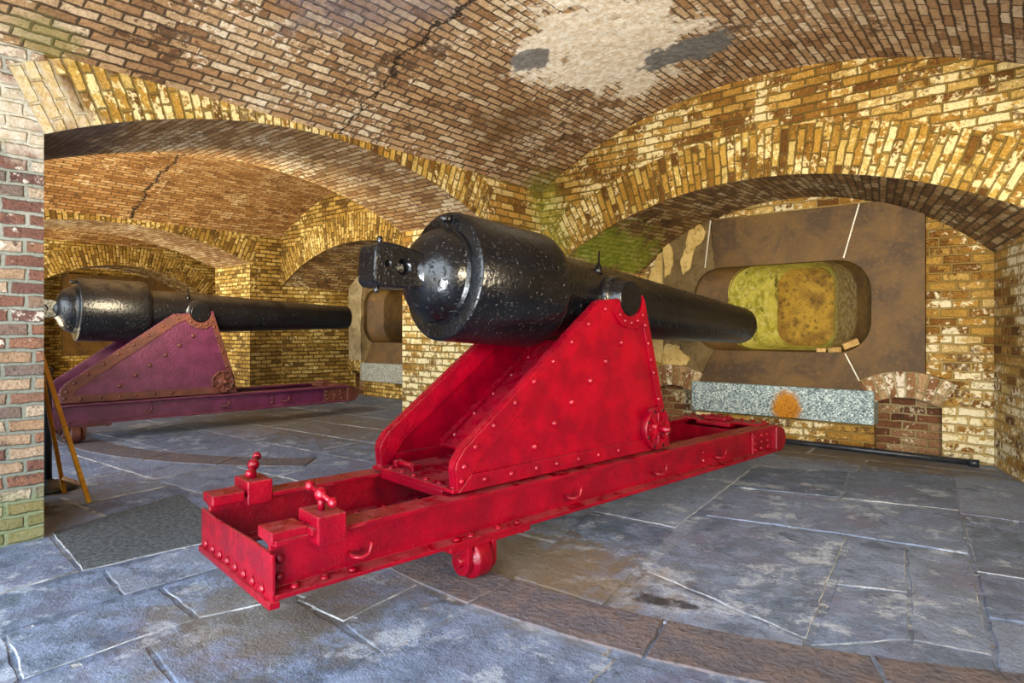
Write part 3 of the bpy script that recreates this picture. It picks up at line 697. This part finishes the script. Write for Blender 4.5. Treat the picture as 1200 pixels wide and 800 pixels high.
    for i in range(7): put(rv, bp, (-.39 + .13 * i, 1.035, ZB + .292), 'z', False, 'bolt')
    m = MB(); m.box(-.28, -.24, 1.06, 1.12, ZB + .292, ZB + .34); m.tube([(-.26, 1.09, ZB + .325), (-.1, 1.11, ZB + .32)], .017, 10); m.box(-.12, -.08, 1.08, 1.14, ZB + .292, ZB + .33); m.build('catch', mat, root, .005)
    m = MB(); m.box(-.386, .386, 2.9, 2.93, ZB + .3, ZB + .95); m.box(-.386, .386, 1.55, 3.05, ZB + .27, ZB + .29); m.build('transom_plate', mat, root, .004, True)
    return root

def barrel(ox, oy, hd, elev, mat, label, zt=ZC):
    # local y along the bore from the trunnions, tilted by elev
    f = Vector((sin(hd), cos(hd), 0))
    root = empty('cannon_barrel', Vector((ox, oy, zt + ZB)) + f * SC, -hd, elev); tag(root, label, 'cannon barrel')
    A = Matrix.Rotation(-pi / 2, 4, 'X')          # lathe axis -> +y
    q = lambda s: s - SC
    m = MB(); pr = [(1e-6, q(1.2)), (.3, q(1.2)), (.30, q(2.0)), (.295, q(2.1)), (.285, q(2.5)), (.278, q(2.75)), (.25, q(3.4)), (.222, q(4.1)), (.195, q(4.8)), (.188, q(5.03)), (.183, q(5.055)), (.17, q(5.065)), (.115, q(5.065)), (.11, q(5.05)), (.108, q(4.3)), (1e-6, q(4.3))]
    m.lathe(pr, A, 64); tube = m.build('tube', mat, root)
    m = MB(); pr = [(.30, q(1.232)), (.385, q(1.232)), (.396, q(1.236)), (.405, q(1.25)), (.405, q(1.95)), (.402, q(1.985)), (.388, q(2.015)), (.36, q(2.03)), (.29, q(2.035))]
    m.lathe(pr, A, 72); m.build('breech_band', mat, root)
    m = MB(); pr = [(1e-6, q(.985)), (.1, q(.99)), (.118, q(1.02)), (.14, q(1.036)), (.175, q(1.05)), (.215, q(1.075)), (.252, q(1.11)), (.28, q(1.155)), (.297, q(1.205)), (.302, q(1.245))]
    m.lathe(pr, A, 64); m.build('breech_dome', mat, root)
    # cascabel block: flat sided, rounded at the rear and pierced
    hh = .128
    def block(x0, x1):
        pl = [(q(1.03), -.10), (q(1.05), -.06), (q(1.05), .06), (q(1.03), .10), (q(.96), .118), (q(.78), hh), (q(.74), hh * .96), (q(.715), hh * .8), (q(.708), hh * .5), (q(.708), -hh * .5), (q(.715), -hh * .8), (q(.74), -hh * .96), (q(.78), -hh), (q(.96), -.118)]
        k = MB(); k.prism(pl, lambda u, v, h: (h, u, v), x0, x1); return k
    k = block(-.098, .098); o = k.build('cascabel', mat, root, .012, True)
    def cutter(r, y, z):
        k2 = MB(); k2.lathe([(r, -.2), (r, .2)], Matrix.Translation((0, y, z)) @ Matrix.Rotation(pi / 2, 4, 'Y'), 24); return k2
    cu = cutter(.05, q(.895), 0.0); c1 = cu.build('cut', mat); c2 = cutter(.021, q(.79), .008).build('cut', mat)
    for c in (c1, c2):
        bo = o.modifiers.new('Hole', 'BOOLEAN'); bo.operation = 'DIFFERENCE'; bo.object = c; bo.solver = 'EXACT'
    o.parent = None; dg = bpy.context.evaluated_depsgraph_get(); dg.update(); me = bpy.data.meshes.new_from_object(o.evaluated_get(dg)); o.modifiers.clear(); o.data = me; o.parent = root
    for c in (c1, c2): bpy.data.objects.remove(c)
    m = MB(); m.lathe([(.05, -.02), (.05, .02)], Matrix.Translation((0, q(.895), 0)) @ Matrix.Rotation(pi / 2, 4, 'Y'), 24); m.build('bore_web', mat, o)
    for z in (hh, -hh):
        m = MB(); sg = 1 if z > 0 else -1
        m.lathe([(.016, sg * -.01), (.016, sg * .026), (.012, sg * .032)] if sg > 0 else [(.012, -.034), (.016, -.026), (.016, .01)], Matrix.Translation((.05, q(.755), z)), 10); m.build('pin', mat, o)
    # trunnions with rimbases
    for sg in (1, -1):
        M = Matrix.Rotation(sg * pi / 2, 4, 'Y')
        m = MB(); m.lathe([(.17, .2), (.165, .285), (.158, .318), (.15, .324), (RT, .326), (RT, .428), (RT - .006, .434)], M, 40); m.build('trunnion', mat, root)
    # sights: stud on the rim of the band, post by the trunnion
    m = MB(); m.tube([(.06, q(1.19), .348), (.06, q(1.24), .348)], .022, 10); m.ball((.06, q(1.185), .348), .027, 10); m.build('sight_socket', mat, root)
    xs = .2; zs = math.sqrt(.285 ** 2 - xs ** 2)
    m = MB(); m.lathe([(.034, -.02), (.03, .02), (.016, .05), (.008, .07), (.0065, .15), (1e-6, .152)], Matrix.Translation((xs, q(2.5), zs - .01)), 12); m.build('front_sight', mat, root)
    return root

OX, OY, HD = -2.9924, 1.4649, .1294
chassis(OX, OY, HD, M_red, M_red, 'bright red iron gun chassis with long rails and clamp screws in the foreground')
carriage(OX, OY, HD, M_red, M_red, 'bright red riveted triangular gun carriage in the foreground, carrying the nearer cannon barrel')
barrel(OX, OY, HD, -math.radians(4.4), M_black, 'large black cannon barrel in the foreground, pointing at the iron embrasure')
PX, PY, PH = -9.5047, 1.2773, .1078
chassis(PX, PY, PH, M_purple, M_purplerust, 'dull purple and rusty gun chassis on the floor of the neighbouring vault')
carriage(PX, PY, PH, M_purple, M_purplerust, 'dull purple triangular gun carriage with rusty edging in the neighbouring vault')
barrel(PX, PY, PH, -math.radians(.9), M_black2, 'dusty black cannon barrel farther back, seen through the brick arch on the left')

# ------------------------------------------------------------------ iron embrasures
def rrect(x0, x1, z0, z1, r, n=8):
    P = []
    for cx, cz, a0 in ((x1 - r, z1 - r, 0), (x0 + r, z1 - r, pi / 2), (x0 + r, z0 + r, pi), (x1 - r, z0 + r, 3 * pi / 2)):
        for i in range(n + 1): a = a0 + pi / 2 * i / n; P.append((cx + r * cos(a), cz + r * sin(a)))
    return P
def embrasure(loc, rz, label, plaster, m_left=None, m_throat=None):
    """local frame: x along the wall from the centre of the opening, y into the wall (0 = iron face), z up from the floor"""
    root = empty('embrasure', loc, rz); tag(root, label, 'embrasure')
    A = rrect(-1.05, 1.05, 1.12, 2.20, .36); n = len(A) // 4
    to = lambda u, v, h: (u, h, v)
    R_, L_, T_, B_ = 1.56, -1.50, 2.83, .69
    TR, TL, BR, BL = (.93, T_), (-.82, T_), (.985, B_), (-.99, B_)
    mid = lambda i: n * i + n // 2
    g = .006
    def arc(a, b): 
        return [A[k % len(A)] for k in range(a, b + 1)]
    # walk clockwise along the opening so that each plate closes on its joint
    right = [(TR[0] + g, T_), (R_, T_), (R_, B_), (BR[0] + g, B_)] + arc(28, 35) + arc(0, 7)
    top = [(TL[0] + g, T_), (TR[0] - g, T_)] + arc(7, 10)
    left = [(BL[0] - g, B_), (L_, B_), (L_, T_), (TL[0] - g, T_)] + arc(10, 25)
    bot = [(BR[0] - g, B_), (BL[0] + g, B_)] + arc(25, 28)
    for nm, pl, mt in (('right_plate', right, M_iron), ('top_plate', top, M_iron), ('left_plate', left, m_left or M_iron), ('bottom_plate', bot, M_iron)):
        m = MB(); m.prism(pl, to, 0, .09); m.build('iron_plate', mt, root, .004, True)
    # light caulking in the joints
    m = MB()
    m.prism([(-1.0, B_ + .01), (1.0, B_ + .01), (1.5, 1.5), (1.0, T_ - .01), (-.83, T_ - .01), (-1.45, 1.5)], to, .035, .05)
    Bq = rrect(-.66, .845, 1.135, 2.215, .34); Cq = rrect(-.3, .43, 1.17, 2.22, .24)
    # iron reveal
    m2 = MB(); N = len(A)
    def loop(m_, P, y0, Q, y1, smooth=True, steps=1):
        b = len(m_.v)
        for s in range(steps + 1):
            f = s / steps
            m_.v += [(p[0] + (q[0] - p[0]) * f, y0 + (y1 - y0) * f, p[1] + (q[1] - p[1]) * f) for p, q in zip(P, Q)]
        for s in range(steps):
            for i in range(N):
                j = (i + 1) % N; m_.f.append([b + s * N + i, b + s * N + j, b + (s + 1) * N + j, b + (s + 1) * N + i]); m_.uv.append([(0, 0)] * 4); m_.mi.append(0); m_.sm.append(smooth)
    loop(m2, A, .088, Bq, .26, True, 3); m2.build('iron_reveal', M_iron, root)
    m2 = MB(); loop(m2, [(p[0] * 1.0 + (p[0] - .09) * .02, p[1] + (p[1] - 1.67) * .02) for p in Bq], .235, Cq, 1.1, True, 8); m2.build('throat_lining', m_throat or M_throat, root)
    m2 = MB(); m2.prism(Cq, to, 1.09, 1.12); m2.build('throat_plug', M_ironl if m_throat else M_plug, root)
    if plaster:
        # caulk strips in the diagonal joints
        for a, b in (((.76, 2.19), TR), ((-.9, 2.18), TL), ((.77, 1.14), BR)):
            a, b = Vector(a), Vector(b); t = (b - a).normalized(); nn = Vector((-t.y, t.x)) * .007; a = a + t * .03
            m2 = MB(); m2.prism([tuple(a + nn), tuple(b + nn), tuple(b - nn), tuple(a - nn)], to, -.001, .02); m2.build('joint_caulking', M_caulk, root)
        for pts in plaster:
            m2 = MB(); m2.prism(pts, to, -.012, .004); m2.build('plaster_flake', M_plaster, root, .004, True)
    return root
M_caulk = simple('white_caulk', 'd8d0b8', 'e8e2d0', '6a5c40', 14, .8, .003)
M_ironl = simple('limed_brown_iron', '5c4828', '74603a', '40301a', 3, .75, .01)
def blobby(poly, n=4, j=.02, seed=1):
    r = random.Random(seed); out = []
    for a, b in zip(poly, poly[1:] + poly[:1]):
        for i in range(n): f = i / n; out.append((a[0] + (b[0] - a[0]) * f + r.uniform(-j, j), a[1] + (b[1] - a[1]) * f + r.uniform(-j, j)))
    return out
XC = -2.465
def W(px): return px - XC
FL = [blobby([(-1.23, 2.12), (-1.10, 2.22), (-1.04, 2.50), (-.92, 2.56), (-.88, 2.68), (-.98, 2.79), (-1.12, 2.72), (-1.17, 2.5), (-1.25, 2.3)], 4, .02, 2),
      blobby([(-1.49, .86), (-1.2, .9), (-1.08, 1.0), (-1.2, 1.08), (-1.3, 1.16), (-1.49, 1.18)], 4, .025, 5),
      blobby([(-1.49, 2.1), (-1.38, 2.15), (-1.34, 2.4), (-1.42, 2.6), (-1.49, 2.7)], 4, .02, 6)]
embrasure((XC, 8.0, 0), 0, 'rusty brown iron embrasure with rounded opening behind the nearer cannon muzzle', FL, M_ironl)
embrasure((XC2, 8.0, 0), 0, 'brown embrasure of the neighbouring vault, half hidden behind the foreground cannon breech', None, M_ironl, M_iron)
embrasure((XE - DE + .08, CE + .5, 0), pi / 2, 'distant dark iron embrasure top under the farthest yellow brick arch', None)
def sill(cx, label, mat, x0=-1.05, x1=1.09):
    m = MB(); m.box(x0, x1, -.06, .3, -.185, .195); o = m.build('granite_sill', mat, None, .012, True, (cx, 7.98, .505)); tag(o, label, 'granite block')
    return o
sill(XC, 'long grey speckled granite block with an orange rust stain under the iron embrasure', M_granite)
sill(XC2, 'brownish granite block under the embrasure of the neighbouring vault', M_granite2)

# plaster on the brick left of the embrasure
m = MB(); m.prism(blobby([(-4.28, .95), (-3.98, .92), (-3.96, 2.78), (-4.04, 2.66), (-4.12, 2.3), (-4.3, 1.9)], 6, .02, 9), lambda u, v, h: (u, h, v), 8.05, 8.085)
o = m.build('trim_plaster', M_plaster); struct(o)
m = MB(); m.prism(blobby([(-11.24, .75), (-10.8, .72), (-10.83, 1.4), (-10.79, 2.3), (-10.7, 2.72), (-11.0, 2.75), (-11.24, 2.5)], 6, .015, 12), lambda u, v, h: (u, h, v), 7.965, 8.0)
o = m.build('trim_plaster_neighbour', M_concrete); struct(o)

# ------------------------------------------------------------------ small things
m = MB(); m.tube([(-2.75, 7.93, .033), (-1.6, 7.92, .036), (-.46, 7.88, .033)], .033, 14)
p = empty('pipe', (0, 0, 0)); tag(p, 'long thin black pipe lying on the floor below the granite block', 'pipe'); m.build('shaft', M_pipe, p)
m = MB(); m.tube([(-.52, 7.882, .033), (-.43, 7.879, .033)], .038, 14); m.build('end_collar', M_pipe, p)
M_lb = simple('tan_brick', 'b08a50', 'c8a468', '6a4a24', 12, .9, .006)
LB = [((-1.635, 8.045, 1.225), (.1, -.42, .35), (.085, .045, .036), 'tilted tan brick at the right edge of the embrasure opening, highest of the loose bricks'),
      ((-1.80, 8.04, 1.153), (.0, -.05, .8), (.06, .04, .03), 'loose tan brick in the middle of the three lying in the embrasure'),
      ((-1.95, 8.045, 1.146), (.0, .0, .3), (.05, .036, .024), 'smallest loose brick, leftmost of the three lying in the embrasure')]
for l, rot, d, lab in LB:
    m = MB(); m.box(-d[0], d[0], -d[1], d[1], -d[2], d[2]); o = m.build('brick', M_lb, None, .006, True, l); o.rotation_euler = rot; tag(o, lab, 'brick', 'loose bricks in the embrasure')

# easel of yellow wood and black post behind the near pier
e = empty('easel', (-5.86, 1.6, 0)); tag(e, 'yellow wooden easel with slanting legs behind the near brick pier', 'easel')
A1, A2, AP1, AP2 = Vector((-5.86, 1.66, 0)), Vector((-6.36, 1.62, 0)), Vector((-5.655, 1.32, 1.12)), Vector((-5.78, 1.32, 1.12))
def slat(a, b, w, d, name):
    t = (b - a).normalized(); x = t.cross(Vector((0, 1, 0))).normalized(); y = x.cross(t); m = MB()
    M = Matrix((x, y, t)).transposed().to_4x4(); M.translation = a - Vector((-5.86, 1.6, 0)); m.box(-w, w, -d, d, 0.0, (b - a).length, M); return m.build(name, M_wood, e, .004, True)
slat(A1, A1 + (AP1 - A1) * 1.12, .021, .016, 'leg'); slat(A2, A2 + (AP2 - A2) * 1.12, .019, .015, 'leg'); slat(A2 + (AP2 - A2) * .13, A1 + (AP1 - A1) * .13, .014, .01, 'crossbar')
p = empty('stanchion', (-6.61, 1.56, 0)); tag(p, 'black post on a round base behind the near brick pier', 'post')
m = MB(); m.lathe([(.225, 0), (.23, .02), (.215, .04), (.12, .06), (.05, .075), (.035, .09)], None, 36); m.build('base', M_pipe, p)
m = MB(); m.lathe([(.034, .07), (.034, 1.0), (.04, 1.01), (.04, 1.05), (.02, 1.07)], None, 20); m.build('pole', M_pipe, p)

# ------------------------------------------------------------------ light
wd = bpy.data.worlds.new('World'); S.world = wd; wd.use_nodes = True; nt = wd.node_tree; nt.nodes.clear()
bg = nt.nodes.new('ShaderNodeBackground'); ou = nt.nodes.new('ShaderNodeOutputWorld'); nt.links.new(bg.outputs[0], ou.inputs[0])
bg.inputs[0].default_value = (.80, .90, 1.0, 1); bg.inputs[1].default_value = 6.0
def area(name, loc, rot, sx, sy, power, col=(1, 1, 1), portal=False):
    l = bpy.data.lights.new(name, 'AREA'); l.shape = 'RECTANGLE'; l.size = sx; l.size_y = sy; l.energy = power; l.color = col
    if portal: l.cycles.is_portal = True
    o = bpy.data.objects.new(name, l); COL.objects.link(o); o.location = loc; o.rotation_euler = rot; return o
for x, w in ((-2.25, 5.6), (-9.1, 5.1), (-15.6, 4.8)):
    area('daylight_opening', (x, YOPEN - .1, 1.8), (pi / 2, 0, 0), w, 3.8, 1, portal=True)
def lamp(name, loc, power, col, r=.25):
    l = bpy.data.lights.new(name, 'POINT'); l.energy = power; l.color = col; l.shadow_soft_size = r
    o = bpy.data.objects.new(name, l); COL.objects.link(o); o.location = loc; return o
sl = bpy.data.lights.new('sun', 'SUN'); sl.energy = 7; sl.angle = .01; sl.color = (1, .95, .86); so = bpy.data.objects.new('sun', sl); COL.objects.link(so); so.rotation_euler = (math.radians(-32), 0, math.radians(12))
def spot(name, loc, to, power, col, ang=120, r=.5):
    l = bpy.data.lights.new(name, 'SPOT'); l.energy = power; l.color = col; l.spot_size = math.radians(ang); l.spot_blend = 1; l.shadow_soft_size = r
    o = bpy.data.objects.new(name, l); COL.objects.link(o); o.location = loc; o.rotation_euler = (Vector(to) - Vector(loc)).to_track_quat('-Z', 'Y').to_euler(); return o
WARM = (1, .84, .58)
spot('fill_right_passage', (1.6, 1.9, 1.8), (-2.4, 5.2, 3.5), 1050, WARM, 130)  # added fill aimed at the vault and front wall; no lamp stands here
spot('fill_rear', (-1.2, -.9, .4), (-2.6, 3.2, 4.0), 800, (.9, .95, 1), 130)  # unseen fill added behind the camera to brighten the vault
spot('fill_neighbour', (-7.0, 2.2, 2.3), (-9.6, 5.2, 4.0), 800, (1, .84, .56), 150)  # added fill set above the carriage to lift the neighbouring vault
spot('fill_neighbour_back', (-11.3, 1.0, .5), (-10.4, 5.0, 3.4), 350, (1, .84, .56), 130)  # extra unseen fill added low by the second pier for the bay walls
spot('fill_far', (-14.2, .6, .5), (-16.8, 5.2, 2.8), 1300, (1, .82, .5), 140)  # fill added to brighten the end wall and far vault; no fixture there
spot('fill_passage', (-5.9, -1.6, .4), (-5.6, 3.4, 3.2), 230, (.8, .9, 1), 110)  # added sky-tinted fill for the passage soffit, without a fixture
# ------------------------------------------------------------------ camera
cd = bpy.data.cameras.new('Camera'); cam = bpy.data.objects.new('Camera', cd); COL.objects.link(cam)
cd.sensor_width = 36; cd.lens = 36 * FPX / 1200; cd.shift_y = -(400 - HOR) / 1200; cd.clip_start = .05
cam.location = (0, 0, CAMH); cam.rotation_euler = (pi / 2, 0, YAW); S.camera = cam
S.view_settings.view_transform = 'Standard'; S.view_settings.look = 'None'; S.view_settings.gamma = 1; S.view_settings.use_curve_mapping = False
S.view_settings.exposure = 0.6
S.cycles.max_bounces = 8; S.cycles.diffuse_bounces = 5
